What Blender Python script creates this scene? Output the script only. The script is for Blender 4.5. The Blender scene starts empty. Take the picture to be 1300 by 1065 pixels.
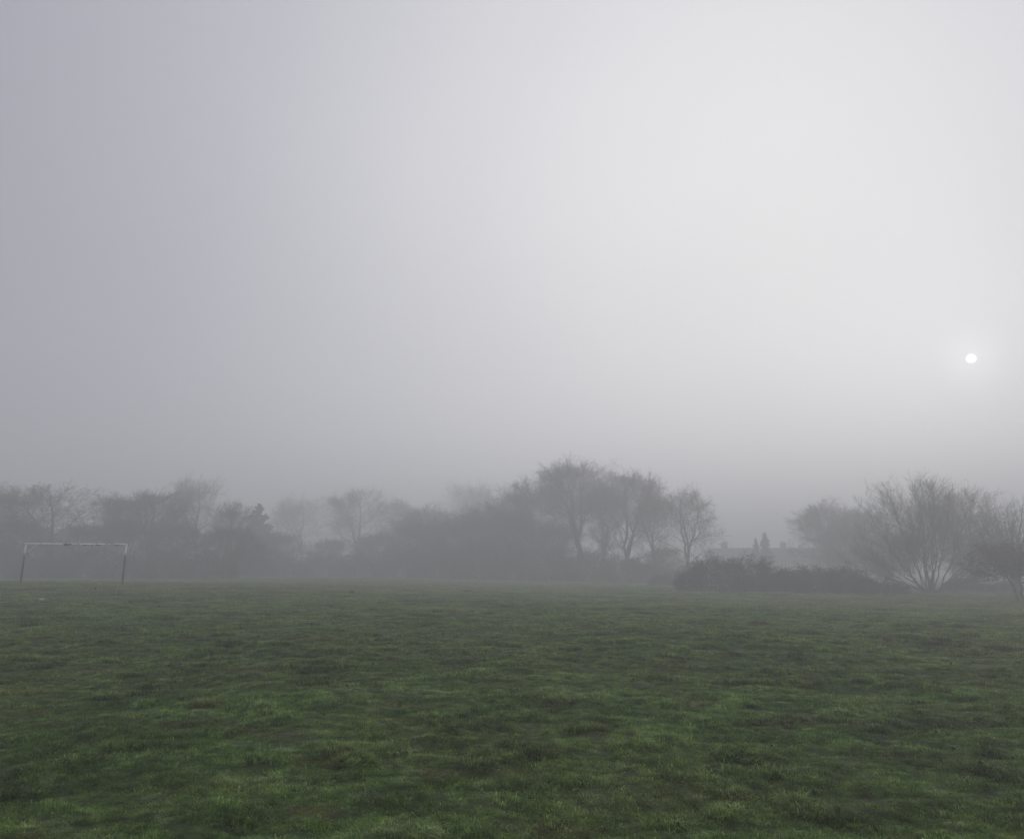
import bpy, math, random
import numpy as np
PI = math.pi
rng = np.random.default_rng(7)
scene = bpy.context.scene
COL = scene.collection

# ------------------------------------------------------------------ view geometry
CAM_H = 1.5
FPX = 1000.0                       # focal length in photo pixels (photo 1300 wide)
TANP = 0.2325
PITCH = math.atan(TANP)
CP, SP = math.cos(PITCH), math.sin(PITCH)

def at(px, y):                     # world x of a photo column at depth y
    return (px - 650.0) / FPX * y * CP * 1.001
def dz_row(row, y):                # height over the camera seen on a photo row at depth y
    V = (487.5 - row) / FPX
    return y * (V * CP + SP) / (CP - V * SP)

# ------------------------------------------------------------------ noise + terrain
def _hash(ix, iy, s):
    h = (ix.astype(np.int64) * 374761393 + iy.astype(np.int64) * 668265263 + s * 1442695041) & 0xffffffff
    h = ((h ^ (h >> 13)) * 1274126177) & 0xffffffff
    h = h ^ (h >> 16)
    return (h & 0xffff) / 65535.0
def vnoise(x, y, s=0):
    x = np.asarray(x, float); y = np.asarray(y, float)
    ix = np.floor(x); iy = np.floor(y); fx = x - ix; fy = y - iy
    fx = fx * fx * (3 - 2 * fx); fy = fy * fy * (3 - 2 * fy)
    a = _hash(ix, iy, s); b = _hash(ix + 1, iy, s); c = _hash(ix, iy + 1, s); d = _hash(ix + 1, iy + 1, s)
    return (a * (1 - fx) + b * fx) * (1 - fy) + (c * (1 - fx) + d * fx) * fy - 0.5
def relief(x, y):
    r = np.hypot(x, y)
    near = np.clip(1.3 - r / 60, 0.15, 1)
    n = 0.085 * vnoise(x * .35 + 3, y * .45, 1) + 0.035 * vnoise(x * .9, y * 1.15, 2) * near \
        + 0.055 * vnoise(x * 2.6, y * 3.1, 3) * near + 0.045 * vnoise(x * 5.5, y * 5.5, 4) * near
    return n
def terrain(x, y):
    x = np.asarray(x, float); y = np.asarray(y, float)
    z = np.where(x < 0, -0.016 * 22 * np.tanh(x / 22), -0.017 * 60 * np.tanh(x / 60))
    z = z + 0.40 * np.exp(-(((x + 27) / 17) ** 2 + ((y - 43) / 15) ** 2))
    z = z + 0.5 * vnoise(x * .045, y * .045 + 9, 6) * np.clip((np.hypot(x, y) - 8) / 30, 0, .35)
    return z + relief(x, y)
def tz(x, y): return float(terrain(np.array([x]), np.array([y]))[0])

# ------------------------------------------------------------------ materials
def new_mat(name, rough=.8):
    m = bpy.data.materials.new(name); m.use_nodes = True
    b = m.node_tree.nodes['Principled BSDF']; b.inputs['Roughness'].default_value = rough
    b.inputs['Specular IOR Level'].default_value = .3
    return m, m.node_tree, b
def N(nt, t, **k):
    n = nt.nodes.new(t)
    for a, v in k.items(): setattr(n, a, v)
    return n
def noise_node(nt, scale, detail=4, rough=.55, coord='Object', vec=None, mapping=None):
    if vec is None:
        tc = N(nt, 'ShaderNodeTexCoord'); vec = tc.outputs[coord]
    if mapping:
        mp = N(nt, 'ShaderNodeMapping'); mp.inputs['Scale'].default_value = mapping
        nt.links.new(vec, mp.inputs['Vector']); vec = mp.outputs['Vector']
    n = N(nt, 'ShaderNodeTexNoise'); n.inputs['Scale'].default_value = scale
    n.inputs['Detail'].default_value = detail; n.inputs['Roughness'].default_value = rough
    nt.links.new(vec, n.inputs['Vector']); return n
def ramp(nt, fac, stops):
    r = N(nt, 'ShaderNodeValToRGB'); e = r.color_ramp.elements
    while len(e) < len(stops): e.new(.5)
    for el, (p, c) in zip(e, stops): el.position = p; el.color = (*c, 1)
    nt.links.new(fac, r.inputs['Fac']); return r.outputs['Color']
def mixc(nt, fac, a, b, mode='MIX'):
    m = N(nt, 'ShaderNodeMix', data_type='RGBA', blend_type=mode)
    if isinstance(fac, (int, float)): m.inputs[0].default_value = fac
    else: nt.links.new(fac, m.inputs[0])
    for s, v in ((6, a), (7, b)):
        if isinstance(v, tuple): m.inputs[s].default_value = (*v, 1)
        else: nt.links.new(v, m.inputs[s])
    return m.outputs[2]
def simple(name, c1, c2, scale=3, rough=.85, bump=0, mapping=None):
    m, nt, b = new_mat(name, rough)
    n = noise_node(nt, scale, 5, mapping=mapping)
    nt.links.new(ramp(nt, n.outputs['Fac'], [(.3, c1), (.7, c2)]), b.inputs['Base Color'])
    if bump:
        bp = N(nt, 'ShaderNodeBump'); bp.inputs['Strength'].default_value = bump; bp.inputs['Distance'].default_value = .02
        nt.links.new(n.outputs['Fac'], bp.inputs['Height']); nt.links.new(bp.outputs['Normal'], b.inputs['Normal'])
    return m

def sward_colour(nt):
    """colour of the sward as a function of the place on the field"""
    g = N(nt, 'ShaderNodeNewGeometry').outputs['Position']
    big = noise_node(nt, .16, 4, .6, vec=g, mapping=(1, 1.5, 0))
    mid = noise_node(nt, .8, 5, .65, vec=g, mapping=(1, 1.7, 0))
    sml = noise_node(nt, 3.2, 4, .7, vec=g, mapping=(1, 1.5, 0))
    c = ramp(nt, mid.outputs['Fac'], [(.30, (.034, .066, .019)), (.45, (.050, .090, .025)), (.56, (.066, .112, .034)), (.72, (.110, .148, .080))])
    yel = ramp(nt, big.outputs['Fac'], [(.40, (0, 0, 0)), (.65, (1, 1, 1))])
    c = mixc(nt, yel, c, mixc(nt, .4, c, (.100, .108, .045)))
    dew = ramp(nt, sml.outputs['Fac'], [(.50, (0, 0, 0)), (.78, (1, 1, 1))])
    c = mixc(nt, mixc(nt, .6, (0, 0, 0), dew), c, (.165, .195, .140))
    fin = noise_node(nt, 8.5, 3, .65, vec=g)
    c = mixc(nt, 1.0, c, ramp(nt, fin.outputs['Fac'], [(.28, (.45, .46, .42)), (.5, (1, 1, 1)), (.72, (1.75, 1.65, 1.75))]), 'MULTIPLY')
    drk = ramp(nt, sml.outputs['Fac'], [(.26, (1, 1, 1)), (.44, (0, 0, 0))])
    c = mixc(nt, mixc(nt, .65, (0, 0, 0), drk), c, (.022, .034, .014))
    br = noise_node(nt, 1.15, 3, .6, vec=g, mapping=(1, 1.3, 0))
    brown = ramp(nt, br.outputs['Fac'], [(.56, (0, 0, 0)), (.68, (1, 1, 1))])
    return mixc(nt, mixc(nt, .42, (0, 0, 0), brown), c, (.100, .072, .040))

def make_ground_mat():
    m, nt, b = new_mat('grass_ground', .95)
    c = sward_colour(nt)
    g = N(nt, 'ShaderNodeNewGeometry').outputs['Position']
    fine = noise_node(nt, 22, 5, .75, vec=g)
    c2 = mixc(nt, .55, c, ramp(nt, fine.outputs['Fac'], [(.3, (.22, .20, .18)), (.7, (.85, .75, .65))]), 'MULTIPLY')
    nt.links.new(c2, b.inputs['Base Color'])
    b.inputs['Specular IOR Level'].default_value = .1
    f2 = noise_node(nt, 5, 6, .7, vec=g)
    bp = N(nt, 'ShaderNodeBump'); bp.inputs['Strength'].default_value = 1; bp.inputs['Distance'].default_value = .12
    nt.links.new(f2.outputs['Fac'], bp.inputs['Height']); nt.links.new(bp.outputs['Normal'], b.inputs['Normal'])
    return m
def make_blade_mat():
    m, nt, b = new_mat('grass_blade', .7)
    c = sward_colour(nt)
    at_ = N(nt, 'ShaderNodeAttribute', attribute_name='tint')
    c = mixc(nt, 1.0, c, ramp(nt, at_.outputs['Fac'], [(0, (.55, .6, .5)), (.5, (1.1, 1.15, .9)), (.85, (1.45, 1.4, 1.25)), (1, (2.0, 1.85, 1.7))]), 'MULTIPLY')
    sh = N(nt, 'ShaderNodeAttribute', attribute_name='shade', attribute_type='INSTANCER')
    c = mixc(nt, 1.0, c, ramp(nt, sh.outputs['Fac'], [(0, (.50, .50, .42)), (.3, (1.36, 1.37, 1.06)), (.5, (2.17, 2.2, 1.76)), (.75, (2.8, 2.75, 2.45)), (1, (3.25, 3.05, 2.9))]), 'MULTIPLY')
    nt.links.new(c, b.inputs['Base Color'])
    b.inputs['Specular IOR Level'].default_value = .15
    tr = N(nt, 'ShaderNodeBsdfTranslucent'); nt.links.new(c, tr.inputs['Color'])
    mx = N(nt, 'ShaderNodeMixShader'); mx.inputs[0].default_value = .3
    out = nt.nodes['Material Output']
    nt.links.new(b.outputs[0], mx.inputs[1]); nt.links.new(tr.outputs[0], mx.inputs[2]); nt.links.new(mx.outputs[0], out.inputs['Surface'])
    return m
M = {}
M['ground'] = make_ground_mat(); M['blade'] = make_blade_mat()
M['bark'] = simple('bark', (.035, .030, .026), (.085, .075, .062), 6, .9, .6, (1, 1, .25))
M['mossbark'] = simple('mossy_bark', (.04, .042, .028), (.085, .085, .055), 5, .9, .6, (1, 1, .3))
M['twig'] = simple('twigs', (.045, .036, .032), (.085, .070, .062), 2, .9)
M['redtwig'] = simple('reddish_twigs', (.055, .036, .034), (.100, .070, .068), 1.5, .9)
M['greytwig'] = simple('grey_green_twigs', (.045, .046, .036), (.082, .082, .062), 1.5, .9)
M['needle'] = simple('conifer_needles', (.012, .022, .014), (.030, .046, .026), 2, .9)
M['bramble'] = simple('bramble_leaves', (.024, .020, .018), (.052, .040, .036), 3, .85)
M['ivy'] = simple('hedge_leaves', (.020, .026, .016), (.048, .052, .034), 3, .85)
M['deadleaf'] = simple('dead_leaves', (.050, .030, .020), (.120, .070, .042), 4, .8)
M['soil'] = simple('soil', (.018, .013, .010), (.045, .032, .024), 20, .95, .8)
M['brick'] = simple('brick', (.17, .11, .08), (.26, .18, .13), 8, .9)
M['tile'] = simple('roof_tiles', (.025, .022, .022), (.050, .042, .040), 6, .85, .4)
M['frame'] = simple('window_frame', (.62, .62, .60), (.72, .72, .70), 4, .5)
M['door'] = simple('door_paint', (.05, .07, .10), (.07, .09, .12), 4, .5)
m, nt, b = new_mat('glass_pane', .12); b.inputs['Base Color'].default_value = (.03, .035, .04, 1); b.inputs['Specular IOR Level'].default_value = .6; M['pane'] = m
M['litter'] = simple('litter', (.6, .6, .58), (.78, .78, .76), 30, .5)
M['cloth'] = simple('net_hook', (.3, .3, .3), (.5, .5, .5), 10, .6)

def paint_mat(name, thr, axis_scale):
    m, nt, b = new_mat(name, .55)
    n = noise_node(nt, 1.0, 5, .7, mapping=axis_scale)
    n2 = noise_node(nt, 30, 3)
    white = ramp(nt, n2.outputs['Fac'], [(.3, (.72, .72, .70)), (.7, (.86, .86, .84))])
    rust = ramp(nt, n2.outputs['Fac'], [(.3, (.022, .022, .022)), (.7, (.06, .052, .046))])
    f = ramp(nt, n.outputs['Fac'], [(thr - .015, (0, 0, 0)), (thr + .015, (1, 1, 1))])
    nt.links.new(mixc(nt, f, white, rust), b.inputs['Base Color'])
    return m
M['bar_paint'] = paint_mat('worn_white_paint', .555, (2.2, 6, 6))
def post_mat():
    m, nt, b = new_mat('post_paint', .6)
    tc = N(nt, 'ShaderNodeTexCoord'); sp = N(nt, 'ShaderNodeSeparateXYZ'); nt.links.new(tc.outputs['Object'], sp.inputs[0])
    n = noise_node(nt, 3, 4, .7)
    ad = N(nt, 'ShaderNodeMath', operation='MULTIPLY_ADD'); ad.inputs[1].default_value = 1.3
    nt.links.new(n.outputs['Fac'], ad.inputs[0]); nt.links.new(sp.outputs['Z'], ad.inputs[2])
    mr = N(nt, 'ShaderNodeMapRange'); mr.inputs['From Min'].default_value = 2.25; mr.inputs['From Max'].default_value = 2.45
    nt.links.new(ad.outputs[0], mr.inputs['Value'])
    n2 = noise_node(nt, 25, 3)
    rust = ramp(nt, n2.outputs['Fac'], [(.3, (.020, .022, .026)), (.7, (.05, .048, .046))])
    nt.links.new(mixc(nt, mr.outputs[0], rust, (.74, .74, .72)), b.inputs['Base Color'])
    return m
M['post_paint'] = post_mat()

# ------------------------------------------------------------------ mesh helpers
def mesh_np(name, V, F, mats, smooth=True, fattr=None):
    """V (n,3); F list of (k-gon index arrays) grouped by size"""
    me = bpy.data.meshes.new(name)
    V = np.ascontiguousarray(V, np.float32); me.vertices.add(len(V)); me.vertices.foreach_set('co', V.ravel())
    F = [f for f in F if len(f)]
    nl = sum(f.size for f in F); npol = sum(len(f) for f in F)
    me.loops.add(nl); me.polygons.add(npol)
    me.loops.foreach_set('vertex_index', np.concatenate([f.ravel() for f in F]).astype(np.int32))
    tot = np.concatenate([np.full(len(f), f.shape[1]) for f in F])
    st = np.concatenate([[0], np.cumsum(tot)[:-1]])
    me.polygons.foreach_set('loop_start', st.astype(np.int32))
    me.polygons.foreach_set('use_smooth', np.full(npol, smooth))
    for mm in (mats if isinstance(mats, (list, tuple)) else [mats]): me.materials.append(mm)
    me.update(calc_edges=True)
    return me
def norm(v): return v / np.maximum(np.linalg.norm(v, axis=-1, keepdims=True), 1e-9)
def tubes(parts):
    """parts: list of (P (N,K,3), R (N,K), sides)"""
    Vs, Fs, off = [], [], 0
    for P, R, n in parts:
        Nn, K, _ = P.shape
        T = norm(np.gradient(P, axis=1))
        ref = np.where(np.abs(T[..., 2:3]) > .9, np.array([1., 0, 0]), np.array([0, 0, 1.]))
        ref = np.broadcast_to(ref[:, :1], T.shape)
        A = norm(np.cross(T, ref)); B = np.cross(T, A)
        a = np.arange(n) / n * 2 * PI
        ring = P[:, :, None] + R[:, :, None, None] * (A[:, :, None] * np.cos(a)[:, None] + B[:, :, None] * np.sin(a)[:, None])
        Vs.append(ring.reshape(-1, 3))
        base = (np.arange(Nn)[:, None, None] * K + np.arange(K - 1)[None, :, None]) * n
        i = np.arange(n); j = (i + 1) % n
        q = np.stack([base + i, base + j, base + n + j, base + n + i], -1).reshape(-1, 4)
        Fs.append(q + off); off += Nn * K * n
    return np.concatenate(Vs), [np.concatenate(Fs)]
def leaves(C, size, rg, up=.3):
    n = len(C)
    nrm = norm(rg.normal(size=(n, 3)) + np.array([0, 0, up]))
    t = norm(np.cross(nrm, rg.normal(size=(n, 3)))); bt = np.cross(nrm, t)
    s = size * rg.uniform(.6, 1.35, (n, 1))
    V = np.stack([C - t * s, C - bt * s * .55, C + t * s, C + bt * s * .55], 1).reshape(-1, 3)
    return V, np.arange(n * 4).reshape(n, 4)
def add_obj(name, me, parent=None, loc=(0, 0, 0)):
    o = bpy.data.objects.new(name, me); COL.objects.link(o); o.location = loc
    if parent: o.parent = parent
    return o
def thing(name, label, cat, loc, rz=0, sc=(1, 1, 1), group=None):
    o = bpy.data.objects.new(name, None); COL.objects.link(o); o.location = loc; o.rotation_euler = (0, 0, rz); o.scale = sc
    o.empty_display_size = .3
    o['label'] = label; o['category'] = cat
    if group: o['group'] = group
    return o

# ------------------------------------------------------------------ growing
def grow_children(P, R, rg, n, t0=.2, t1=1, ang=(30, 55), ln=.5, fall=.5, K=4, up=.15, wig=.18, rr=.55, rmin=.006, lfun=None, jit=.35, tip=.3):
    Np, Kp, _ = P.shape
    idx = np.repeat(np.arange(Np), n)
    t = t0 + (t1 - t0) * ((np.tile(np.arange(n), Np) + rg.uniform(.1, .9, Np * n)) / n)
    u = t * (Kp - 1); k = np.clip(u.astype(int), 0, Kp - 2); f = (u - k)[:, None]
    p = P[idx, k] * (1 - f) + P[idx, k + 1] * f
    r = R[idx, k] * (1 - f[:, 0]) + R[idx, k + 1] * f[:, 0]
    d = norm(P[idx, k + 1] - P[idx, k])
    plen = np.linalg.norm(np.diff(P, axis=1), axis=2).sum(1)[idx]
    ref = np.where(np.abs(d[:, 2:3]) > .95, np.array([[1., 0, 0]]), np.array([[0, 0, 1.]]))
    A = norm(np.cross(d, ref)); B = np.cross(d, A)
    phi = np.tile(np.arange(n) * 2.4, Np) + np.repeat(rg.uniform(0, 6.28, Np), n) + rg.normal(0, .4, Np * n)
    a = np.radians(rg.uniform(*ang, Np * n)) * (1.1 - .35 * t)
    D = d * np.cos(a)[:, None] + (A * np.cos(phi)[:, None] + B * np.sin(phi)[:, None]) * np.sin(a)[:, None]
    L = (lfun(t) if lfun is not None else plen * ln * (1 - fall * t)) * rg.uniform(1 - jit, 1 + jit, Np * n)
    C = np.zeros((len(t), K, 3)); C[:, 0] = p
    for s in range(1, K):
        D = norm(D + np.array([0, 0, up / K]) + rg.normal(0, wig, D.shape))
        C[:, s] = C[:, s - 1] + D * (L / (K - 1))[:, None]
    tt = np.linspace(0, 1, K)
    r0 = np.maximum(r * rr, rmin)
    RR = r0[:, None] * (1 - (1 - tip) * tt)[None]
    return C, np.maximum(RR, rmin * .55)
def stem(points, r0, r1, K=9, rg=None, wob=.02):
    pts = np.array(points, float); s = np.linspace(0, len(pts) - 1, K); k = np.clip(s.astype(int), 0, len(pts) - 2); f = (s - k)[:, None]
    P = pts[k] * (1 - f) + pts[k + 1] * f
    H = np.ptp(pts[:, 2])
    if rg is not None: P[1:] += rg.normal(0, wob * H, (K - 1, 3)) * np.array([1, 1, .2])
    t = np.linspace(0, 1, K)
    R = r0 + (r1 - r0) * t ** .8; R[0] *= 1.35
    return P[None], R[None]

PROTO = {}
def fit(C, R, H, W, c, hz, seed, rg, lo=.8, hi=1.14):
    """shorten branches that would grow out of the crown's uneven outline; drop the ones with no room left"""
    ctr = np.array([0, 0, H * c]); rad = np.array([W, W, H * hz])
    def rho(p):
        q = (p - ctr) / rad; n = np.linalg.norm(q, axis=-1); d = q / np.maximum(n[..., None], 1e-6)
        lump = 1 + .26 * vnoise(d[..., 0] * 2.4 + 5, d[..., 2] * 2.4 + d[..., 1] * 1.9, seed) + .22 * vnoise(d[..., 0] * 6 + 5, d[..., 2] * 6 + d[..., 1] * 4, seed + 1)
        return n / lump
    r0, r1 = rho(C[:, 0]), rho(C[:, -1]); lim = rg.uniform(lo, hi, len(C))
    f = np.where(r1 > lim, (lim - r0) / np.maximum(r1 - r0, 1e-3), 1.0)
    keep = f > .3; C, R, f = C[keep], R[keep], f[keep]
    return C[:, :1] + (C - C[:, :1]) * np.clip(f, .3, 1)[:, None, None], R
def store(kind, trunk_parts, crown_parts, bark, twig, leafdata=None, leafmat=None):
    V, F = tubes(trunk_parts); tm = mesh_np(kind + '_trunk', V, F, M[bark])
    V2, F2 = tubes(crown_parts)
    if leafdata is not None:
        LV, LF = leafdata; off = len(V2)
        V2 = np.concatenate([V2, LV]); nt_ = len(F2[0])
        cm = mesh_np(kind + '_crown', V2, [F2[0], LF + off], [M[twig], M[leafmat]])
        mi = np.zeros(nt_ + len(LF), np.int32); mi[nt_:] = 1; cm.polygons.foreach_set('material_index', mi)
    else:
        cm = mesh_np(kind + '_crown', V2, F2, M[twig])
    ALL = np.concatenate([V, V2])
    lo, hi = np.percentile(ALL, 1, 0), np.percentile(ALL, 99.6, 0)
    PROTO[kind] = (tm, cm, hi[2], (hi[0] - lo[0] + hi[1] - lo[1]) / 2)

def oak(kind, seed, H=12, W=5.5, base=.13, nl=18, lean=0, bark='bark', twig='twig', ang=(36, 66), n2=10, n3=8, n4=7, up=.38, tw=.0060, fork=1, c=.52, hz=.48):
    rg = np.random.default_rng(seed)
    stems = [stem([(0, 0, -.3), (lean * .3, 0, H * .45), (lean + rg.normal(0, .4), rg.normal(0, .4), H * .84)], .22 * H / 12, .03, 10, rg, .018)]
    for q in range(fork):
        a = rg.uniform(0, 6.28); z = H * rg.uniform(.16, .3)
        stems.append(stem([(0, 0, z), (math.cos(a) * W * .25, math.sin(a) * W * .25, H * .55), (math.cos(a) * W * .42, math.sin(a) * W * .42, H * .76)], .14 * H / 12, .04, 10, rg, .015))
    P0 = np.concatenate([s[0] for s in stems]); R0 = np.concatenate([s[1] for s in stems])
    prof = lambda t: W * .95 * np.sqrt(np.clip(1 - ((t - .52) / .62) ** 2, .05, 1))
    P1, R1 = grow_children(P0, R0, rg, nl, base, 1.0, ang, K=6, up=up, wig=.15, rr=.36, rmin=.026, lfun=prof, jit=.22)
    P1, R1 = fit(P1, R1, H, W, c, hz, seed, rg, .80, 1.02)
    P2, R2 = grow_children(P1, R1, rg, n2, .18, 1, (30, 62), ln=.50, fall=.4, K=5, up=.35, wig=.18, rr=.42, rmin=.011)
    P2, R2 = fit(P2, R2, H, W, c, hz, seed, rg, .7, 1.04)
    P3, R3 = grow_children(P2, R2, rg, n3, .12, 1, (28, 65), ln=.58, fall=.3, K=4, up=.3, wig=.18, rr=.5, rmin=tw)
    P3, R3 = fit(P3, R3, H, W, c, hz, seed, rg, .75, 1.1)
    P4, R4 = grow_children(P3, R3, rg, n4, .12, 1, (25, 60), ln=.72, fall=.3, K=3, up=.25, wig=.2, rr=.6, rmin=tw * .85)
    P4, R4 = fit(P4, R4, H, W, c, hz, seed, rg, .78, 1.16)
    store(kind, [(P0, R0, 8), (P1, R1, 5)], [(P2, R2, 4), (P3, R3, 3), (P4, R4, 3)], bark, twig)
oak('broad_a', 11, W=5.4, fork=2, nl=15)
oak('broad_b', 23, W=5.0, fork=1, nl=17, twig='redtwig', lean=.5)
oak('open_a', 31, W=5.4, fork=2, base=.17, nl=12, n2=9, n3=7, n4=6, ang=(38, 70), bark='mossbark', twig='greytwig')
oak('tall_a', 47, H=14, W=3.6, nl=20, ang=(25, 42), up=.9, fork=1, n2=9, n3=7)
oak('round_a', 59, H=9, W=4.6, base=.10, nl=17, twig='redtwig', up=.25, c=.52, hz=.48)
oak('thick_a', 71, H=8, W=4.2, base=.04, nl=20, twig='greytwig', up=.2, ang=(45, 80), fork=2, c=.44, hz=.66, n4=6)

def multi(kind, seed, H=11, W=7.5):
    rg = np.random.default_rng(seed); stems = []
    ns = 21
    for q in range(ns):
        az = q * 2.4 + rg.normal(0, .2); inc = math.radians([5, 12, 20, 28, 36, 46, 57][q % 7] + rg.uniform(-4, 4))
        L = 1 / math.sqrt((math.sin(inc) / W) ** 2 + (math.cos(inc) / (H * .9)) ** 2)
        dx, dy = math.cos(az), math.sin(az); s, c = math.sin(inc), math.cos(inc)
        stems.append(stem([(dx * .42 * math.sqrt(abs(s) + .1), dy * .42 * math.sqrt(abs(s) + .1), -.25), (dx * L * s * .5, dy * L * s * .5, L * c * .38 + .1), (dx * L * s, dy * L * s, L * c * 1.0)], rg.uniform(.04, .085), .018, 9, rg, .012))
    for sx, hz, yy in ((-1, 2.6, .3), (1, 2.2, -.3), (-1, 3.6, -.8), (1, 3.4, .6), (1, 1.7, .2)):
        stems.append(stem([(sx * .2, 0, .1), (sx * W * .4, yy, hz * .45), (sx * W * .85, yy * 2, hz)], .08, .015, 9, rg, .02))
    P0 = np.concatenate([s[0] for s in stems]); R0 = np.concatenate([s[1] for s in stems])
    P1, R1 = grow_children(P0, R0, rg, 10, .25, 1, (18, 48), ln=.42, fall=.4, K=5, up=.45, wig=.12, rr=.45, rmin=.012)
    P1, R1 = fit(P1, R1, H, W * 1.06, .42, .58, seed, rg, .8, 1.08)
    P2, R2 = grow_children(P1, R1, rg, 9, .15, 1, (20, 50), ln=.5, fall=.3, K=4, up=.4, wig=.15, rr=.5, rmin=.008)
    P2, R2 = fit(P2, R2, H, W * 1.06, .42, .58, seed, rg, .8, 1.12)
    P3, R3 = grow_children(P2, R2, rg, 9, .12, 1, (20, 50), ln=.68, fall=.3, K=3, up=.35, wig=.17, rr=.6, rmin=.0058)
    P3, R3 = fit(P3, R3, H, W * 1.06, .42, .58, seed, rg, .8, 1.16)
    store(kind, [(P0, R0, 7), (P1, R1, 4)], [(P2, R2, 3), (P3, R3, 3)], 'mossbark', 'twig')
multi('multi_a', 5)

def whip(kind, seed, H=8, W=4.2):
    rg = np.random.default_rng(seed)
    P0, R0 = stem([(0, 0, -.3), (.1, 0, H * .18), (0, .1, H * .36)], .26, .2, 7, rg, .01)
    P1, R1 = grow_children(P0, R0, rg, 30, .6, 1, (10, 62), K=7, up=1.3, wig=.06, rr=.28, rmin=.03, lfun=lambda t: np.full_like(t, H * .68), jit=.15)
    P2, R2 = grow_children(P1, R1, rg, 9, .2, .95, (15, 32), ln=.38, fall=.5, K=4, up=.8, wig=.08, rr=.55, rmin=.014)
    P3, R3 = grow_children(P2, R2, rg, 7, .2, .95, (18, 38), ln=.42, fall=.4, K=3, up=.4, wig=.12, rr=.6, rmin=.0085)
    store(kind, [(P0, R0, 8), (P1, R1, 5)], [(P2, R2, 4), (P3, R3, 3)], 'bark', 'twig')
whip('whip_a', 8)

def conifer(kind, seed, H=9, W=3.0):
    rg = np.random.default_rng(seed)
    P0, R0 = stem([(0, 0, -.3), (0, .05, H * .5), (.05, 0, H)], .2, .015, 10, rg, .004)
    P1, R1 = grow_children(P0, R0, rg, 120, .05, .995, (70, 92), K=4, up=-.25, wig=.06, rr=.3, rmin=.02, lfun=lambda t: W * (1.03 - t) ** .85 + .1, jit=.25)
    P2, R2 = grow_children(P1, R1, rg, 13, .1, 1, (30, 60), ln=.42, fall=.4, K=3, up=-.2, wig=.1, rr=.5, rmin=.016)
    P3, R3 = grow_children(P2, R2, rg, 9, .1, 1, (30, 70), ln=.55, fall=.3, K=2, up=-.1, wig=.1, rr=.8, rmin=.03)
    store(kind, [(P0, R0, 7)], [(P1, R1, 4), (P2, R2, 3), (P3, R3, 3)], 'bark', 'needle')
conifer('conifer_a', 3)

def sapling(kind, seed):
    rg = np.random.default_rng(seed)
    s = [stem([(.1, 0, -.2), (-.18, 0, 1.3), (-.5, .1, 3.1)], .06, .02, 9, rg, .012), stem([(.30, .1, -.2), (.22, .1, 1.3), (.35, .1, 3.0)], .055, .02, 9, rg, .012)]
    P0 = np.concatenate([q[0] for q in s]); R0 = np.concatenate([q[1] for q in s])
    P1, R1 = grow_children(P0, R0, rg, 18, .52, 1, (40, 80), K=5, up=.6, wig=.14, rr=.5, rmin=.012, lfun=lambda t: 1.15 * np.sqrt(np.clip(1 - ((t - .78) / .5) ** 2, .1, 1)) + .1, jit=.3)
    P2, R2 = grow_children(P1, R1, rg, 8, .15, 1, (30, 60), ln=.5, fall=.3, K=4, up=.1, wig=.15, rr=.5, rmin=.007)
    P3, R3 = grow_children(P2, R2, rg, 4, .2, 1, (30, 60), ln=.5, fall=.3, K=3, up=0, wig=.2, rr=.6, rmin=.005)
    C = np.concatenate([P2[:, 1:].reshape(-1, 3), P3[:, 1:].reshape(-1, 3)])
    C = np.concatenate([C, C + rg.normal(0, .07, C.shape), C + rg.normal(0, .10, C.shape)])
    store(kind, [(P0, R0, 7)], [(P1, R1, 4), (P2, R2, 3), (P3, R3, 3)], 'bark', 'redtwig', leaves(C, .055, rg), 'deadleaf')
sapling('sapling_a', 9)

def bush(kind, seed, H, W, D, leafmat, twig, nst=70, leafn=9000, lsz=.05, lump=.25):
    rg = np.random.default_rng(seed); stems = []
    for q in range(nst):
        bx, by = rg.uniform(-1, 1) * W * .46, rg.uniform(-1, 1) * D * .45
        e = max(.12, 1 - (bx / W * 2) ** 2 * .95 - (by / D * 2) ** 2 * .35)
        h = H * math.sqrt(e) * (1 + lump * float(vnoise(np.array([bx * .9]), np.array([by * .9]), seed)[0]) * 2) * rg.uniform(.82, 1.0)
        a = rg.uniform(0, 6.28); o = rg.uniform(.1, .5) * h * .5
        stems.append(stem([(bx, by, -.15), (bx + math.cos(a) * o * .3, by + math.sin(a) * o * .3, h * .7), (bx + math.cos(a) * o, by + math.sin(a) * o, h * .97)], .018, .006, 6, rg, .02))
    P0 = np.concatenate([q[0] for q in stems]); R0 = np.concatenate([q[1] for q in stems])
    P1, R1 = grow_children(P0, R0, rg, 9, .15, 1, (30, 70), ln=.35, fall=.3, K=4, up=-.1, wig=.2, rr=.6, rmin=.0058)
    P2, R2 = grow_children(P1, R1, rg, 7, .1, 1, (30, 70), ln=.5, fall=.3, K=3, up=.2, wig=.25, rr=.6, rmin=.0065)
    pool = np.concatenate([P1.reshape(-1, 3), P2.reshape(-1, 3)]); pool = pool[pool[:, 2] > .03]
    C = pool[rg.integers(0, len(pool), leafn)] + rg.normal(0, .09, (leafn, 3))
    C[:, 2] = np.abs(C[:, 2]) + .02; lowm = rg.random(leafn) < .4; C[lowm, 2] *= rg.random(lowm.sum()) ** .8
    store(kind, [(P0, R0, 5)], [(P1, R1, 3), (P2, R2, 3)], 'bark', twig, leaves(C, lsz, rg), leafmat)
bush('bramble_a', 61, 2.5, 7.5, 4.5, 'bramble', 'redtwig', 90, 16000, .055)
bush('bramble_b', 62, 2.2, 7.0, 4.5, 'bramble', 'redtwig', 80, 14000, .055, .4)
bush('hedge_a', 63, 3.4, 6.5, 3.5, 'ivy', 'greytwig', 80, 13000, .07, .4)
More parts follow.
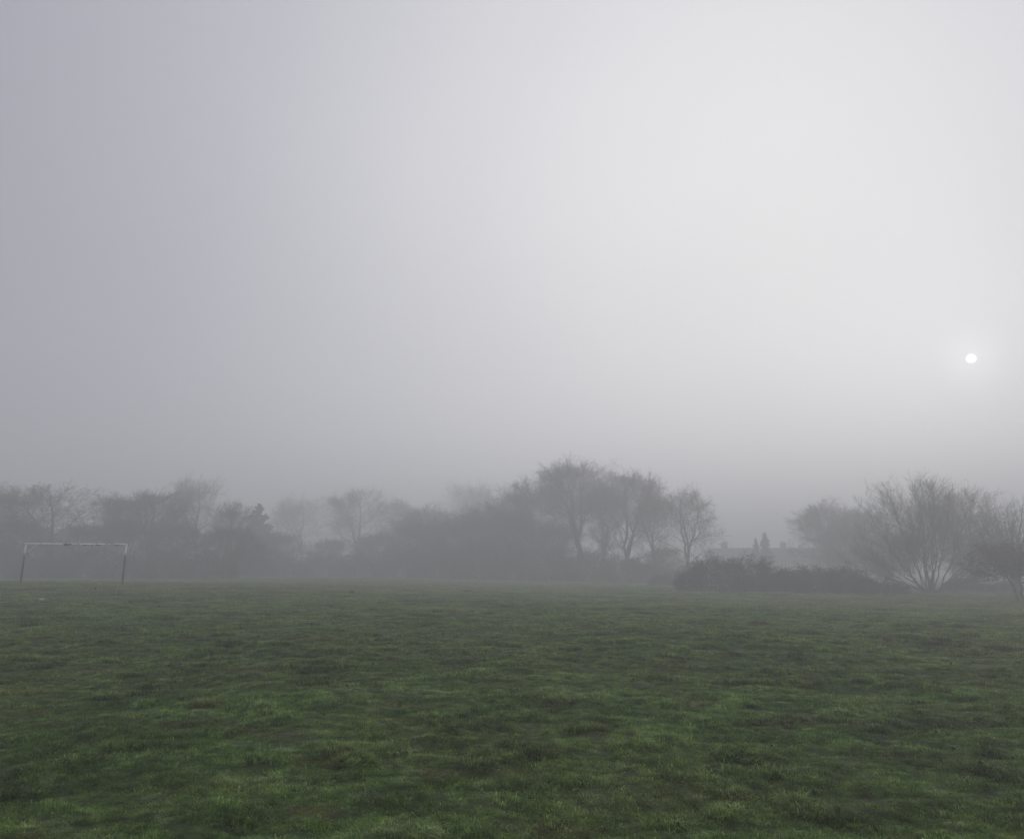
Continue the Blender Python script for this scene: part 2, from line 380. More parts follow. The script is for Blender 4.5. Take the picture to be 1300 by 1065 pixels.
bush('hedge_b', 64, 3.0, 6.5, 3.5, 'ivy', 'twig', 80, 12000, .07, .5)

def plant(kind, px, top, y, wpx, name, label, cat, parts=('trunk', 'crown'), group=None, rz=None, base_sink=.05):
    tm, cm, H, W = PROTO[kind]
    x = at(px, y); z = tz(x, y) - base_sink
    h = CAM_H + dz_row(top, y) - z
    w = wpx / FPX * y * CP
    sz = h / H; sxy = w / W
    sxy = min(max(sxy, sz * .55), sz * 1.8)
    t = thing(name, label, cat, (x, y, z), rng.uniform(0, 6.28) if rz is None else rz, (sxy, sxy, sz), group)
    add_obj(parts[0], tm, t); add_obj(parts[1], cm, t)
    return t

TG = 'bare winter trees along the edge of the field'
# (kind, column, top row, depth, width px, name, label)
TREES = [
 ('broad_b', -70, 622, 96, 110, 'bare_tree', 'bare tree just past the left edge beyond the football goal'),
 ('tall_a', -8, 614, 112, 70, 'bare_tree', 'hazy bare tree cut off by the left edge of the photo'),
 ('broad_b', 62, 617, 98, 118, 'bare_tree', 'wide round-crowned bare tree rising straight behind the football goal'),
 ('tall_a', 130, 627, 104, 66, 'bare_tree', 'narrow bare tree above the right post of the football goal'),
 ('broad_a', 190, 622, 100, 86, 'bare_tree', 'dense bare tree just right of the football goal'),
 ('open_a', 247, 605, 122, 84, 'bare_tree', 'tall faint bare tree, tallest of those between the goal and the dark conifer'),
 ('broad_b', 285, 637, 104, 58, 'bare_tree', 'small bare tree touching the left side of the dark conifer'),
 ('open_a', 382, 630, 136, 84, 'bare_tree', 'pale fogged bare tree, first one right of the dark conifer'),
 ('broad_b', 455, 621, 124, 76, 'bare_tree', 'pale rounded bare tree midway between the conifer and the tall central trees'),
 ('tall_a', 500, 634, 132, 50, 'bare_tree', 'slim fogged bare tree left of the low olive-grey thicket trees'),
 ('round_a', 540, 640, 104, 74, 'bare_tree', 'low olive-grey rounded tree left of the tall faded treetops'),
 ('open_a', 592, 611, 142, 84, 'bare_tree', 'very faint tall treetop showing above the left shoulder of the central group'),
 ('broad_b', 585, 650, 98, 66, 'bare_tree', 'short bushy tree at the left foot of the central group'),
 ('round_a', 632, 633, 92, 84, 'bare_tree', 'rounded leftmost tree of the dense central group'),
 ('broad_b', 676, 609, 90, 84, 'bare_tree', 'reddish dense bare tree stepping up to the tallest central tree'),
 ('broad_a', 737, 586, 88, 112, 'bare_tree', 'tallest bare tree of the central group with a rounded open top'),
 ('tall_a', 768, 612, 96, 56, 'bare_tree', 'narrow bare tree squeezed in right of the tallest central tree'),
 ('broad_a', 796, 598, 84, 76, 'bare_tree', 'second tallest bare tree of the central group, with forked trunk'),
 ('open_a', 832, 622, 82, 62, 'bare_tree', 'smaller bare tree between the second tallest tree and the spreading end tree'),
 ('open_a', 872, 619, 78, 88, 'bare_tree', 'spreading bare tree standing at the right end of the central group'),
 ('round_a', 1052, 634, 92, 76, 'bare_tree', 'rounded hazy purple-grey tree right of the house chimneys'),
 ('round_a', 1098, 641, 86, 70, 'bare_tree', 'hazy rounded tree tucked behind the left side of the many-stemmed tree'),
 ('multi_a', 1178, 606, 60, 176, 'many_stemmed_tree', 'large bare many-stemmed tree fanning out from the ground at the right of the field'),
 ('broad_b', 1238, 624, 80, 84, 'bare_tree', 'hazy bare tree behind the right side of the many-stemmed tree'),
 ('whip_a', 1284, 636, 62, 96, 'pollarded_tree', 'pollarded tree with straight upright whips behind the brown-leaved sapling'),
 ('broad_a', 1372, 620, 70, 110, 'bare_tree', 'bare tree just past the right edge beyond the sapling'),
]
for i, (k, px, top, y, w, nm, lab) in enumerate(TREES):
    y *= .88 if px < 310 else (1.18 if px < 1150 else 1.08)
    w *= 1.22 if k not in ('multi_a', 'whip_a', 'open_a') else 1.05
    plant(k, px, top, y, w, nm, lab, 'tree', group=TG if nm == 'bare_tree' else None, rz=0.15 if k == 'multi_a' else None)
THICK = [(-35, 668, 94, 'left of the picture edge'), (28, 660, 96, 'behind the left post of the goal'), (98, 664, 96, 'behind the middle of the crossbar'), (160, 658, 98, 'behind the right post of the goal'),
 (222, 662, 98, 'between the goal and the tall faint tree'), (292, 668, 96, 'on the left of the dark conifer'), (352, 676, 94, 'on the right of the dark conifer'), (418, 684, 108, 'in the light gap midway along the left treeline'),
 (480, 676, 104, 'below the slim fogged tree'), (528, 662, 98, 'olive-grey, left of the short bushy tree'), (566, 658, 96, 'olive-grey, touching the short bushy tree'), (612, 656, 93, 'at the left end of the central group'),
 (655, 648, 92, 'low inside the left half of the central group'), (700, 662, 91, 'low and left of the tallest tree'), (846, 694, 88, 'low and left of the spreading end tree'),
 (1078, 668, 90, 'between the rounded hazy tree and the many-stemmed tree'), (1130, 676, 84, 'low behind the left limbs of the many-stemmed tree'), (1232, 676, 84, 'low behind the right limbs of the many-stemmed tree'), (1262, 690, 86, 'low and left of the brown-leaved sapling')]
for i, (px, top, y, where) in enumerate(THICK):
    y *= .88 if px < 310 else 1.14
    plant('thick_a', px, top, y, 92, 'thicket_tree', 'low dense thicket tree ' + where, 'tree', group='low thicket trees in the treeline')
plant('conifer_a', 325, 640, 112, 60, 'conifer_tree', 'dark cone-shaped conifer standing in the left treeline', 'conifer')
plant('conifer_a', 973, 676, 128, 24, 'conifer_tree', 'pointed fogged conifer between the two house chimneys, the taller of the pair', 'conifer')
plant('conifer_a', 961, 683, 126, 12, 'conifer_tree', 'slim spire of a conifer close left of the taller conifer by the houses', 'conifer')
plant('sapling_a', 1286, 686, 50, 88, 'young_tree', 'young two-stemmed tree holding brown dead leaves at the right edge', 'tree', rz=0.0)

BUSHES = [
 ('bramble_a', 930, 705, 60, 122, 'bramble_bush', 'dark domed bramble mound, leftmost and tallest of the mounds before the houses'),
 ('bramble_b', 996, 718, 60, 104, 'bramble_bush', 'dark bramble mound in the middle of the row below the right-hand chimney'),
 ('bramble_a', 1052, 718, 59, 92, 'bramble_bush', 'dark bramble mound below the rounded hazy tree'),
 ('bramble_b', 1100, 731, 58, 78, 'bramble_bush', 'low tail end of the bramble row reaching toward the many-stemmed tree'),
 ('hedge_b', 843, 728, 78, 46, 'low_bush', 'small faint bush left of the tallest bramble mound'),
 ('hedge_a', 1225, 733, 72, 60, 'low_bush', 'low faint bush right of the foot of the many-stemmed tree'),
 ('hedge_b', 1275, 735, 70, 60, 'low_bush', 'low faint bush behind the stems of the brown-leaved sapling'),
 ('hedge_b', 1340, 726, 68, 80, 'low_bush', 'bush just past the right edge'),
]
for k, px, top, y, w, nm, lab in BUSHES:
    plant(k, px, top, y, w, nm, lab, 'bush', ('brushwood', 'foliage'), 'dark bramble mounds' if nm == 'bramble_bush' else None, rz=float(rng.choice([0, PI])) + rng.normal(0, .12))
UNDER = [(-60, 700, 90, 'left of the picture edge'), (0, 694, 92, 'at the left edge of the photo'), (52, 702, 88, 'seen through the left half of the goal mouth'),
 (104, 699, 90, 'seen through the right half of the goal mouth'), (158, 704, 88, 'behind the right post of the goal'), (210, 696, 92, 'below the tree just right of the goal'),
 (262, 702, 90, 'below the tall faint tree left of the conifer'), (312, 699, 86, 'at the foot of the dark conifer'), (362, 706, 92, 'just right of the foot of the dark conifer'),
 (412, 702, 98, 'in the gap right of the first pale tree'), (462, 699, 96, 'below the pale rounded tree'), (512, 698, 94, 'below the slim fogged tree'),
 (560, 690, 90, 'below the olive-grey rounded tree'), (606, 686, 88, 'at the left foot of the central group'), (650, 694, 87, 'below the rounded leftmost central tree'),
 (696, 696, 86, 'left of the trunk of the tallest tree'), (744, 700, 86, 'around the trunk of the tallest tree'), (792, 706, 84, 'around the forked trunk of the second tallest tree'),
 (830, 712, 84, 'between the second tallest tree and the spreading end tree'), (880, 716, 84, 'behind the left end of the bramble mounds')]
for i, (px, top, y, where) in enumerate(UNDER):
    y *= .90 if px < 310 else 1.12
    plant('hedge_a' if i % 2 else 'hedge_b', px, top + rng.uniform(-3, 3), y, 66, 'undergrowth_bush', 'shadowy undergrowth bush ' + where, 'bush', ('brushwood', 'foliage'),
          'undergrowth along the foot of the treeline', rz=float(rng.choice([0, PI])) + rng.normal(0, .15))

# ------------------------------------------------------------------ box-built things
def boxes(name, bl, mat, parent=None, loc=(0, 0, 0)):
    V, F = [], []
    for (x0, y0, z0, x1, y1, z1) in bl:
        o = len(V)
        V += [(x0, y0, z0), (x1, y0, z0), (x1, y1, z0), (x0, y1, z0), (x0, y0, z1), (x1, y0, z1), (x1, y1, z1), (x0, y1, z1)]
        F += [[o, o + 3, o + 2, o + 1], [o + 4, o + 5, o + 6, o + 7], [o, o + 1, o + 5, o + 4], [o + 1, o + 2, o + 6, o + 5], [o + 2, o + 3, o + 7, o + 6], [o + 3, o, o + 4, o + 7]]
    return add_obj(name, mesh_np(name, np.array(V), [np.array(F)], mat, False), parent, loc)
def house(px0, px1, y, ridge_row, chim_px, label, hip_left=False):
    x0, x1 = at(px0, y), at(px1, y); xc = (x0 + x1) / 2; w = (x1 - x0) / 2
    z = tz(xc, y) - .1; Hr = CAM_H + dz_row(ridge_row, y) - z; d = 3.6; He = Hr - 2.3
    t = thing('house', label, 'house', (xc, y + d, z), 0, group='fogged houses beyond the field')
    V = [(-w, -d, -.3), (w, -d, -.3), (w, d, -.3), (-w, d, -.3), (-w, -d, He), (w, -d, He), (w, d, He), (-w, d, He), (-w, 0, Hr - .12), (w, 0, Hr - .12)]
    me = bpy.data.meshes.new('wall'); me.from_pydata(V, [], [[0, 1, 5, 4], [2, 3, 7, 6], [1, 2, 6, 9, 5], [3, 0, 4, 8, 7]]); me.materials.append(M['brick'])
    add_obj('wall', me, t)
    e = .35; s = (Hr - He) / d; hl = w * .22 if hip_left else 0
    V = [(-w - e, -d - e, He - e * s), (w + e, -d - e, He - e * s), (w + e, d + e, He - e * s), (-w - e, d + e, He - e * s), (-w - e + hl, 0, Hr), (w + e, 0, Hr)]
    V += [(a, b_, c + .16) for a, b_, c in V]
    F = [[0, 1, 5, 4], [2, 3, 4, 5], [6, 10, 11, 7], [8, 11, 10, 9], [0, 6, 7, 1], [2, 8, 9, 3], [1, 7, 11, 5], [5, 11, 8, 2], [3, 9, 10, 4], [4, 10, 6, 0]]
    me = bpy.data.meshes.new('roof'); me.from_pydata(V, [], F); me.materials.append(M['tile'])
    roof = add_obj('roof', me, t)
    for cp, cw, ch in chim_px:
        cx = at(cp, y + d) - xc
        boxes('chimney', [(cx - cw / 2, -.35, Hr - .5, cx + cw / 2, .35, Hr + ch), (cx - cw / 2 - .06, -.41, Hr + ch - .18, cx + cw / 2 + .06, .41, Hr + ch - .06),
                          (cx - .3, -.12, Hr + ch, cx - .08, .12, Hr + ch + .22), (cx + .08, -.12, Hr + ch, cx + .3, .12, Hr + ch + .22)], M['brick'], roof)
    nx = 4
    for lv, zz in enumerate((.9, He - 1.45)):
        for i in range(nx):
            wx = -w + (i + .5) * 2 * w / nx
            if lv == 0 and i == 1:
                dr = boxes('door', [(wx - .45, -d - .05, 0, wx + .45, -d + .03, 2.05)], M['door'], t)
                boxes('handle', [(wx + .3, -d - .10, 1.0, wx + .36, -d - .052, 1.12)], M['frame'], dr); continue
            f = boxes('window', [(wx - .7, -d - .06, zz, wx - .62, -d + .02, zz + 1.15), (wx + .62, -d - .06, zz, wx + .7, -d + .02, zz + 1.15),
                                 (wx - .62, -d - .06, zz, wx + .62, -d + .02, zz + .08), (wx - .62, -d - .06, zz + 1.07, wx + .62, -d + .02, zz + 1.15), (wx - .03, -d - .055, zz + .08, wx + .03, -d + .02, zz + 1.07)], M['frame'], t)
            boxes('pane', [(wx - .62, -d - .03, zz + .08, wx + .62, -d - .015, zz + 1.07)], M['pane'], f)
house(902, 966, 150, 696, [(921, 1.05, 1.15)], 'fogged brick house with one stout chimney left of the small conifers', True)
house(984, 1072, 150, 696, [(996, .95, 1.15), (1018, .6, .6)], 'fogged brick house with two chimneys right of the small conifers')

# ------------------------------------------------------------------ football goal
GY0, GY1 = 45.0, 46.6
gx0, gx1 = at(29.5, GY0), at(157, GY1 - .1)
gv = np.array([gx1 - gx0, GY1 - GY0]); gl = float(np.hypot(*gv)); ga = math.atan2(gv[1], gv[0])
gz = (tz(gx0, GY0) + tz(gx1, GY1)) / 2
goal = thing('football_goal', 'freestanding football goal frame without a net, worn white paint over dark metal', 'goal', (gx0, GY0, gz), ga)
GH = CAM_H + dz_row(690.5, 45.4) - gz
def tube_obj(name, pts, r, mat, parent, sides=12, loc=(0, 0, 0), cap=True):
    P = np.array(pts, float)[None]; R = np.full(P.shape[:2], r)
    V, F = tubes([(P, R, sides)])
    n = len(V); caps = [np.array([list(range(sides))[::-1], list(range(n - sides, n))])] if cap else []
    return add_obj(name, mesh_np(name, V, F + caps, mat), parent, loc)
for xx in (0.0, gl):
    tube_obj('post', [(0, 0, -.25), (0, 0, GH * .5), (0, 0, GH - .03)], .052, M['post_paint'], goal, 16, (xx, 0, 0))
tube_obj('crossbar', [(-.06, 0, GH), (gl * .5, 0, GH - .015), (gl + .06, 0, GH)], .060, M['bar_paint'], goal, 16)
tube_obj('corner_brace', [(.03, 0, GH - .62), (.28, 0, GH - .3), (.55, 0, GH - .03)], .022, M['post_paint'], goal, 10)
for q in range(11):
    xx = .35 + q * (gl - .7) / 10
    tube_obj('net_hook', [(xx, .055, GH - .02), (xx, .10, GH - .05), (xx, .10, GH - .11), (xx, .06, GH - .13)], .008, M['cloth'], goal, 6)

# ------------------------------------------------------------------ small ground things
def molehill(px, row, w, h, label, seed):
    # find depth for this row
    y = 20.0
    for y in np.arange(12, 80, .1):
        if CAM_H + dz_row(row, y) <= tz(at(px, y), y): break
    rg = np.random.default_rng(seed); n, m_ = 22, 8; V = [(0, 0, h)]; F3 = []
    for j in range(1, m_ + 1):
        for i in range(n):
            a = i / n * 2 * PI; r = j / m_
            rr = w / 2 * r * (1 + .2 * math.sin(3 * a + seed) + rg.normal(0, .05))
            V.append((rr * math.cos(a), rr * math.sin(a) * .8, h * (1 - r * r) ** 1.2 + rg.normal(0, .012) * (1 - r) - .04 * r if r < 1 else -.06))
    Q = []
    for i in range(n):
        F3.append([0, 1 + i, 1 + (i + 1) % n])
        for j in range(m_ - 1):
            a, b_ = 1 + j * n + i, 1 + j * n + (i + 1) % n; Q.append([a, a + n, b_ + n, b_])
    x = at(px, y)
    o = add_obj('molehill', mesh_np('molehill', np.array(V), [np.array(F3), np.array(Q)], M['soil']), None, (x, y, tz(x, y)))
    o['label'] = label; o['category'] = 'molehill'; o['group'] = 'molehills on the far grass'
molehill(448, 753.5, .42, .17, 'small dark molehill on the far grass left of the middle', 1)
molehill(593, 752, .48, .17, 'small dark molehill on the far grass below the low trees left of the central group', 2)
molehill(124, 749, .36, .12, 'tiny dark molehill on the grass just below the foot of the right goal post', 3)
def litter():
    y = 30.0; px = 59
    for y in np.arange(12, 80, .1):
        if CAM_H + dz_row(763, y) <= tz(at(px, y), y): break
    x = at(px, y); n = 9; V, Q = [], []
    rg = np.random.default_rng(4)
    for j in range(n):
        for i in range(n):
            V.append(((i / (n - 1) - .5) * .17, (j / (n - 1) - .5) * .12, .05 + .05 * abs(math.sin(i * 1.3 + j * .8)) + rg.normal(0, .012)))
    top = len(V); V += [(a, b_, c - .006) for a, b_, c in V]
    for j in range(n - 1):
        for i in range(n - 1):
            a = j * n + i; Q.append([a, a + 1, a + n + 1, a + n]); Q.append([top + a, top + a + n, top + a + n + 1, top + a + 1])
    o = add_obj('litter', mesh_np('litter', np.array(V), [np.array(Q)], M['litter'], False), None, (x, y, tz(x, y) - .01))
    o['label'] = 'scrap of crumpled white litter on the grass in front of the goal'; o['category'] = 'litter'
litter()

# ------------------------------------------------------------------ ground sheet
def axis(n, k, a): return k * np.sinh(a * np.linspace(-1, 1, n))
gx = axis(901, 4.2, 5.6); gy = axis(901, 4.2, 5.6) + 11
X, Y = np.meshgrid(gx, gy); Z = terrain(X, Y)
n = len(gx); idx = np.arange(n * n).reshape(n, n)
Q = np.stack([idx[:-1, :-1], idx[:-1, 1:], idx[1:, 1:], idx[1:, :-1]], -1).reshape(-1, 4)
ground = add_obj('ground', mesh_np('ground', np.stack([X, Y, Z], -1).reshape(-1, 3), [Q], M['ground']))
ground['kind'] = 'structure'
GXMAX = float(gx[-1])

def ground_z(x, y):
    i = np.clip(np.searchsorted(gx, x) - 1, 0, n - 2); j = np.clip(np.searchsorted(gy, y) - 1, 0, n - 2)
    fx = (x - gx[i]) / (gx[i + 1] - gx[i]); fy = (y - gy[j]) / (gy[j + 1] - gy[j])
    return (Z[j, i] * (1 - fx) + Z[j, i + 1] * fx) * (1 - fy) + (Z[j + 1, i] * (1 - fx) + Z[j + 1, i + 1] * fx) * fy
# ------------------------------------------------------------------ grass (stuff)
def clump_mesh(name, nb, rad, h, wd, seed, lean=1.15):
    rg = np.random.default_rng(seed)
    a = rg.uniform(0, 6.28, nb); r = rad * np.sqrt(rg.random(nb)); base = np.stack([r * np.cos(a), r * np.sin(a), np.full(nb, -.015)], -1)
    d = a + rg.normal(0, .9, nb); ln = (.25 + .75 * r / rad) * rg.uniform(.5, 1.2, nb) * lean; H = h * rg.uniform(.45, 1.2, nb)
    D = np.stack([np.cos(d), np.sin(d), np.zeros(nb)], -1); S = np.stack([-np.sin(d), np.cos(d), np.zeros(nb)], -1)
    V = np.zeros((nb, 5, 3)); w = wd * rg.uniform(.7, 1.3, nb)
    V[:, 0] = base - S * w[:, None] * .5; V[:, 1] = base + S * w[:, None] * .5
    mid = base + D * (H * ln * .35)[:, None] + np.array([0, 0, 1]) * (H * .65)[:, None]
    V[:, 2] = mid + S * w[:, None] * .42; V[:, 3] = mid - S * w[:, None] * .42
    V[:, 4] = base + D * (H * ln * 1.1)[:, None] + np.array([0, 0, 1]) * (H * np.clip(1.05 - .5 * ln, .15, 1))[:, None]
    i = np.arange(nb)[:, None] * 5
    me = mesh_np(name, V.reshape(-1, 3), [np.concatenate([i + 4 * 0 + np.array([[3, 2, 4]])], 1), i + np.array([[0, 1, 2, 3]])], M['blade'], False)
    at_ = me.attributes.new('tint', 'FLOAT', 'POINT'); at_.data.foreach_set('value', np.repeat(rg.random(nb) ** 1.3, 5).astype(np.float32))
    return me
clumps = []
hid = bpy.data.collections.new('grass_clump_shapes')     # only read by the grass object's node tree
specs = [(90, .075, .034, .0032), (80, .085, .045, .0036), (80, .07, .070, .0034), (110, .14, .050, .0055), (110, .15, .085, .006), (120, .34, .085, .013)]
for i, (nb, rad, h, wd) in enumerate(specs):
    o = bpy.data.objects.new('grass_clump_shape', clump_mesh('grass_clump', nb, rad, h, wd, 100 + i)); hid.objects.link(o); clumps.append(o)

def scatter(r0, r1, dens, kinds, halfang=.78):
    area = halfang * (r1 ** 2 - r0 ** 2); n = int(area * dens)
    r = np.sqrt(rng.uniform(r0 ** 2, r1 ** 2, n)); a = rng.uniform(-halfang, halfang, n)
    x, y = r * np.sin(a), r * np.cos(a)
    tuft = .7 * vnoise(x * 1.6, y * 2, 21) + .9 * vnoise(x * 4.2, y * 4.6, 22)
    bald = vnoise(x * .9 + 40, y * 1.1, 23) + .5 * vnoise(x * 4, y * 4, 24)
    hole = vnoise(x * 6.5, y * 6.5, 25) + .5 * vnoise(x * 13, y * 13, 26)
    keep = (rng.random(n) > np.clip((bald - .32) * 4, 0, .6)) & (rng.random(n) > np.clip((hole - .15) * 9, 0, .97))
    x, y, tuft = x[keep], y[keep], tuft[keep]
    s = np.clip(.9 + .9 * tuft, .55, 1.7) * rng.uniform(.7, 1.3, len(x))
    k = np.where(tuft + rng.normal(0, .08, len(x)) > .33, kinds[-1], np.where(rng.random(len(x)) < .5, kinds[0], kinds[len(kinds) // 2]))
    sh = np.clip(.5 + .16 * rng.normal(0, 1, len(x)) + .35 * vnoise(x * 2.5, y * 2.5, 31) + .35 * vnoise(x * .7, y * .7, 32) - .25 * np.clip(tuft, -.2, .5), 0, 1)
    return x, y, s, k, sh
SC = [scatter(0, 3, 150, (0, 1, 2), PI), scatter(3.0, 10, 420, (0, 1, 2)), scatter(10, 18, 300, (0, 1, 2)), scatter(18, 34, 60, (3, 3, 4)), scatter(34, 66, 10, (5, 5, 5)), scatter(66, 112, 5, (5, 5, 5))]
gxs = np.concatenate([s[0] for s in SC]); gys = np.concatenate([s[1] for s in SC]); gs = np.concatenate([s[2] for s in SC]); gk = np.concatenate([s[3] for s in SC]); gsh = np.concatenate([s[4] for s in SC])
gp = np.stack([gxs, gys, ground_z(gxs, gys)], -1).astype(np.float32)
gm = bpy.data.meshes.new('grass'); gm.vertices.add(len(gp)); gm.vertices.foreach_set('co', gp.ravel())
for nm, ty, val in (('size', 'FLOAT', gs), ('pick', 'INT', gk), ('turn', 'FLOAT', rng.uniform(0, 6.28, len(gs))), ('shade', 'FLOAT', gsh)):
    at_ = gm.attributes.new(nm, ty, 'POINT'); at_.data.foreach_set('value', val.astype(np.float32 if ty == 'FLOAT' else np.int32))
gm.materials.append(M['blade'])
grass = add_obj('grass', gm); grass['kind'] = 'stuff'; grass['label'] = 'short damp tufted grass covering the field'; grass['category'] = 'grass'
ng = bpy.data.node_groups.new('grass_nodes', 'GeometryNodeTree')
ng.interface.new_socket('Geometry', in_out='INPUT', socket_type='NodeSocketGeometry'); ng.interface.new_socket('Geometry', in_out='OUTPUT', socket_type='NodeSocketGeometry')
gi = ng.nodes.new('NodeGroupInput'); go = ng.nodes.new('NodeGroupOutput'); ip = ng.nodes.new('GeometryNodeInstanceOnPoints')
g2i = ng.nodes.new('GeometryNodeGeometryToInstance')
for o in reversed(clumps):
    oi = ng.nodes.new('GeometryNodeObjectInfo'); oi.inputs['Object'].default_value = o; ng.links.new(oi.outputs['Geometry'], g2i.inputs[0])
def attr(nm, ty):
    a = ng.nodes.new('GeometryNodeInputNamedAttribute'); a.data_type = ty; a.inputs['Name'].default_value = nm; return a.outputs['Attribute']
cx = ng.nodes.new('ShaderNodeCombineXYZ'); ng.links.new(attr('turn', 'FLOAT'), cx.inputs['Z'])
ng.links.new(gi.outputs[0], ip.inputs['Points']); ng.links.new(g2i.outputs[0], ip.inputs['Instance'])
ip.inputs['Pick Instance'].default_value = True; ng.links.new(attr('pick', 'INT'), ip.inputs['Instance Index'])
ng.links.new(cx.outputs[0], ip.inputs['Rotation']); ng.links.new(attr('size', 'FLOAT'), ip.inputs['Scale'])
ng.links.new(ip.outputs[0], go.inputs[0])
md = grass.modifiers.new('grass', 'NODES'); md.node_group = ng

# fallen leaves strewn in the near grass (stuff)
nl = 6500
r = np.sqrt(rng.uniform(3, 24 ** 2, nl)); a = rng.uniform(-.78, .78, nl)
lx, ly = r * np.sin(a), r * np.cos(a); kp = vnoise(lx * .5, ly * .6, 41) + rng.uniform(-.3, .3, nl) > .08; lx, ly = lx[kp], ly[kp]
LV, LF = leaves(np.stack([lx, ly, ground_z(lx, ly) + .045], -1), .022, rng, 2.0)
lo = add_obj('fallen_leaves', mesh_np('fallen_leaves', LV, [LF], M['deadleaf'], False)); lo['kind'] = 'stuff'; lo['label'] = 'small brown fallen leaves strewn in the grass'; lo['category'] = 'leaves'

# ------------------------------------------------------------------ fog
HT = 20.5
fog = boxes('haze', [(-GXMAX - 8, -GXMAX - 8 + 9, -4.0, GXMAX + 8, GXMAX + 8 + 9, HT)], bpy.data.materials.new('haze'))
fog['kind'] = 'stuff'; fog['label'] = 'cold morning fog lying over the whole field'; fog['category'] = 'fog'
fm = fog.data.materials[0]; fm.use_nodes = True; fm.cycles.volume_sampling = 'DISTANCE'; fm.node_tree.nodes.clear()
fo = fm.node_tree.nodes.new('ShaderNodeOutputMaterial'); pv = fm.node_tree.nodes.new('ShaderNodeVolumePrincipled')
pv.inputs['Color'].default_value = (.935, .935, .942, 1); pv.inputs['Density'].default_value = 0.0103; pv.inputs['Anisotropy'].default_value = .35
fm.node_tree.links.new(pv.outputs[0], fo.inputs['Volume'])

# ------------------------------------------------------------------ light
SUN = np.array([.583, CP - SP * .0325, SP + CP * .0325]); SUN /= np.linalg.norm(SUN)
SEL = math.asin(SUN[2]); SAZ = math.atan2(SUN[0], SUN[1])
w = bpy.data.worlds.new('World'); scene.world = w; w.use_nodes = True
nt = w.node_tree; nt.nodes.clear()
out = N(nt, 'ShaderNodeOutputWorld')
sky = N(nt, 'ShaderNodeTexSky', sky_type='NISHITA', sun_disc=False, sun_elevation=SEL, sun_rotation=SAZ, dust_density=4.0)
hs = N(nt, 'ShaderNodeHueSaturation'); hs.inputs['Saturation'].default_value = .25; hs.inputs['Value'].default_value = .04; nt.links.new(sky.outputs[0], hs.inputs['Color'])
b1 = N(nt, 'ShaderNodeBackground'); b1.inputs[1].default_value = .05; nt.links.new(hs.outputs[0], b1.inputs[0])
tc = N(nt, 'ShaderNodeTexCoord'); nv = N(nt, 'ShaderNodeVectorMath', operation='NORMALIZE'); nt.links.new(tc.outputs['Generated'], nv.inputs[0])
def mth(op, a, b=None, c=None):
    n = N(nt, 'ShaderNodeMath', operation=op)
    for i, v in enumerate((a, b, c)):
        if v is None: continue
        if isinstance(v, (int, float)): n.inputs[i].default_value = v
        else: nt.links.new(v, n.inputs[i])
    return n.outputs[0]
def dot(vec):
    d = N(nt, 'ShaderNodeVectorMath', operation='DOT_PRODUCT'); nt.links.new(nv.outputs[0], d.inputs[0]); d.inputs[1].default_value = tuple(vec); return d.outputs['Value']
cs = mth('MINIMUM', dot(SUN), .9999999); ang = mth('ARCCOSINE', cs)      # angle from the sun, radians
def gauss(angle, s): return mth('EXPONENT', mth('MULTIPLY', mth('MULTIPLY', mth('DIVIDE', angle, s), mth('DIVIDE', angle, s)), -1.0))
def unit(px, row):
    u, v = (px - 650) / FPX, (487.5 - row) / FPX
    d = np.array([u, CP - SP * v, SP + CP * v]); return d / np.linalg.norm(d)
WID = gauss(mth('ARCCOSINE', dot(unit(960, 300))), math.radians(38))
base = mth('MULTIPLY_ADD', WID, .61, .31)
base = mth('ADD', base, mth('MULTIPLY', gauss(ang, math.radians(7)), .07))
base = mth('ADD', base, mth('MULTIPLY', gauss(ang, math.radians(1.5)), .16))
el = mth('ARCSINE', dot((0, 0, 1)))
lowd = N(nt, 'ShaderNodeMapRange', interpolation_type='SMOOTHSTEP'); nt.links.new(el, lowd.inputs['Value']); lowd.inputs['From Max'].default_value = math.radians(22); lowd.inputs['To Min'].default_value = 1.22
base = mth('MULTIPLY', base, lowd.outputs[0])
zen = N(nt, 'ShaderNodeMapRange', interpolation_type='SMOOTHSTEP'); nt.links.new(el, zen.inputs['Value']); zen.inputs['From Min'].default_value = math.radians(38); zen.inputs['From Max'].default_value = math.radians(75); zen.inputs['To Min'].default_value = 1.0; zen.inputs['To Max'].default_value = 3.4
base = mth('MULTIPLY', base, zen.outputs[0])
cl = N(nt, 'ShaderNodeTexNoise'); cl.inputs['Scale'].default_value = 1.6; cl.inputs['Detail'].default_value = 3; nt.links.new(nv.outputs[0], cl.inputs['Vector'])
base = mth('MULTIPLY', base, mth('MULTIPLY_ADD', cl.outputs['Fac'], .16, .92))
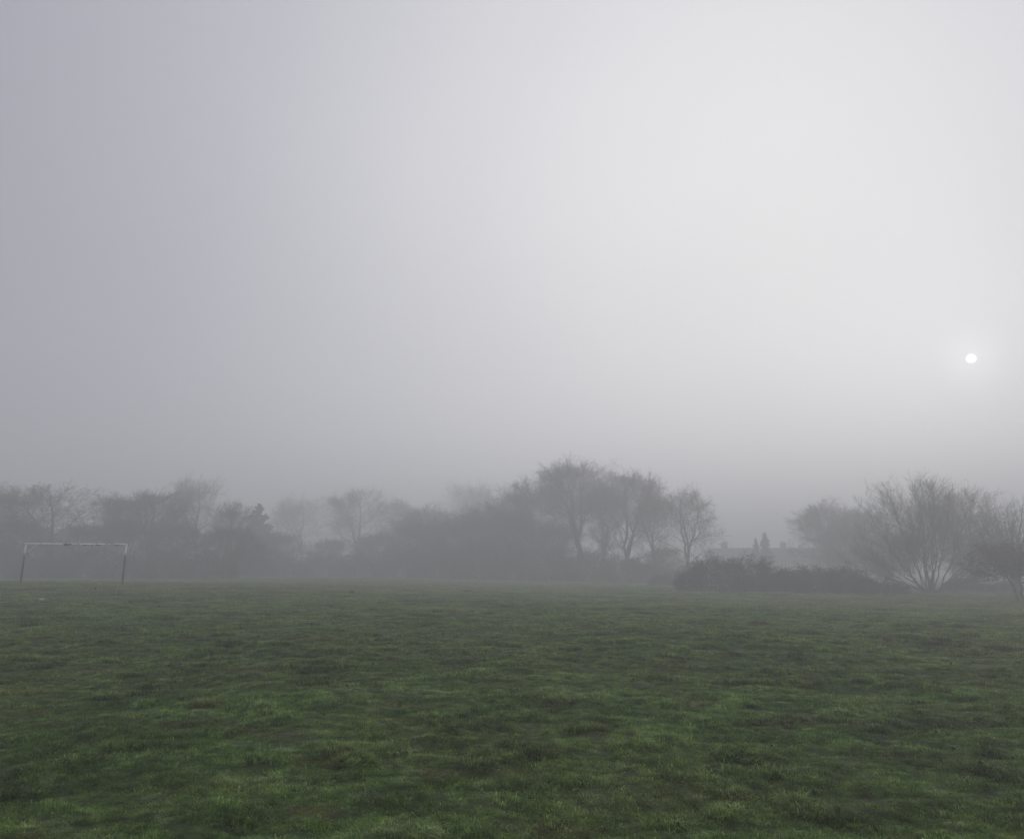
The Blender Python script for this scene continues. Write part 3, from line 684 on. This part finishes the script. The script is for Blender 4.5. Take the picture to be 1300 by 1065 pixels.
tint = N(nt, 'ShaderNodeMix', data_type='RGBA'); nt.links.new(WID, tint.inputs[0]); tint.inputs[6].default_value = (.93, .95, 1.10, 1); tint.inputs[7].default_value = (1.0, .985, .99, 1)
b2 = N(nt, 'ShaderNodeBackground'); nt.links.new(tint.outputs[2], b2.inputs[0]); nt.links.new(base, b2.inputs[1])
mr = N(nt, 'ShaderNodeMapRange'); disc = mth('SUBTRACT', 1.0, mr.outputs[0])
nt.links.new(ang, mr.inputs['Value']); mr.inputs['From Min'].default_value = math.radians(.10); mr.inputs['From Max'].default_value = math.radians(.33)
b3 = N(nt, 'ShaderNodeBackground'); b3.inputs[0].default_value = (1, 1, .98, 1); nt.links.new(mth('MULTIPLY', disc, 2.2), b3.inputs[1])
a1 = N(nt, 'ShaderNodeAddShader'); a2 = N(nt, 'ShaderNodeAddShader')
nt.links.new(b1.outputs[0], a1.inputs[0]); nt.links.new(b2.outputs[0], a1.inputs[1]); nt.links.new(a1.outputs[0], a2.inputs[0]); nt.links.new(b3.outputs[0], a2.inputs[1]); nt.links.new(a2.outputs[0], out.inputs['Surface'])
sl = bpy.data.lights.new('sun', 'SUN'); sl.energy = .6; sl.angle = math.radians(12); sl.color = (1, .95, .88)
so = bpy.data.objects.new('sun', sl); COL.objects.link(so)
so.rotation_euler = (PI / 2 - SEL, 0, PI - SAZ)      # lamp's -Z points away from the sun's place in the sky

# ------------------------------------------------------------------ camera
cam = bpy.data.cameras.new('camera'); co = bpy.data.objects.new('camera', cam); COL.objects.link(co)
cam.sensor_fit = 'HORIZONTAL'; cam.sensor_width = 36; cam.lens = 36 * FPX / 1300; cam.clip_end = 5000; cam.clip_start = .05
cam.shift_y = -45 / 1300
co.location = (0, 0, CAM_H + 0.0); co.rotation_euler = (PI / 2 + PITCH, 0, 0)
scene.camera = co
print('ground under camera', tz(0, 0), 'sun check', SEL, SAZ)

scene.view_settings.view_transform = 'Standard'; scene.view_settings.look = 'None'; scene.view_settings.exposure = 0; scene.view_settings.gamma = 1
scene.cycles.volume_bounces = 2; scene.cycles.max_bounces = 6; scene.cycles.diffuse_bounces = 2
scene.cycles.volume_max_steps = 64
scene.cycles.use_denoising = True
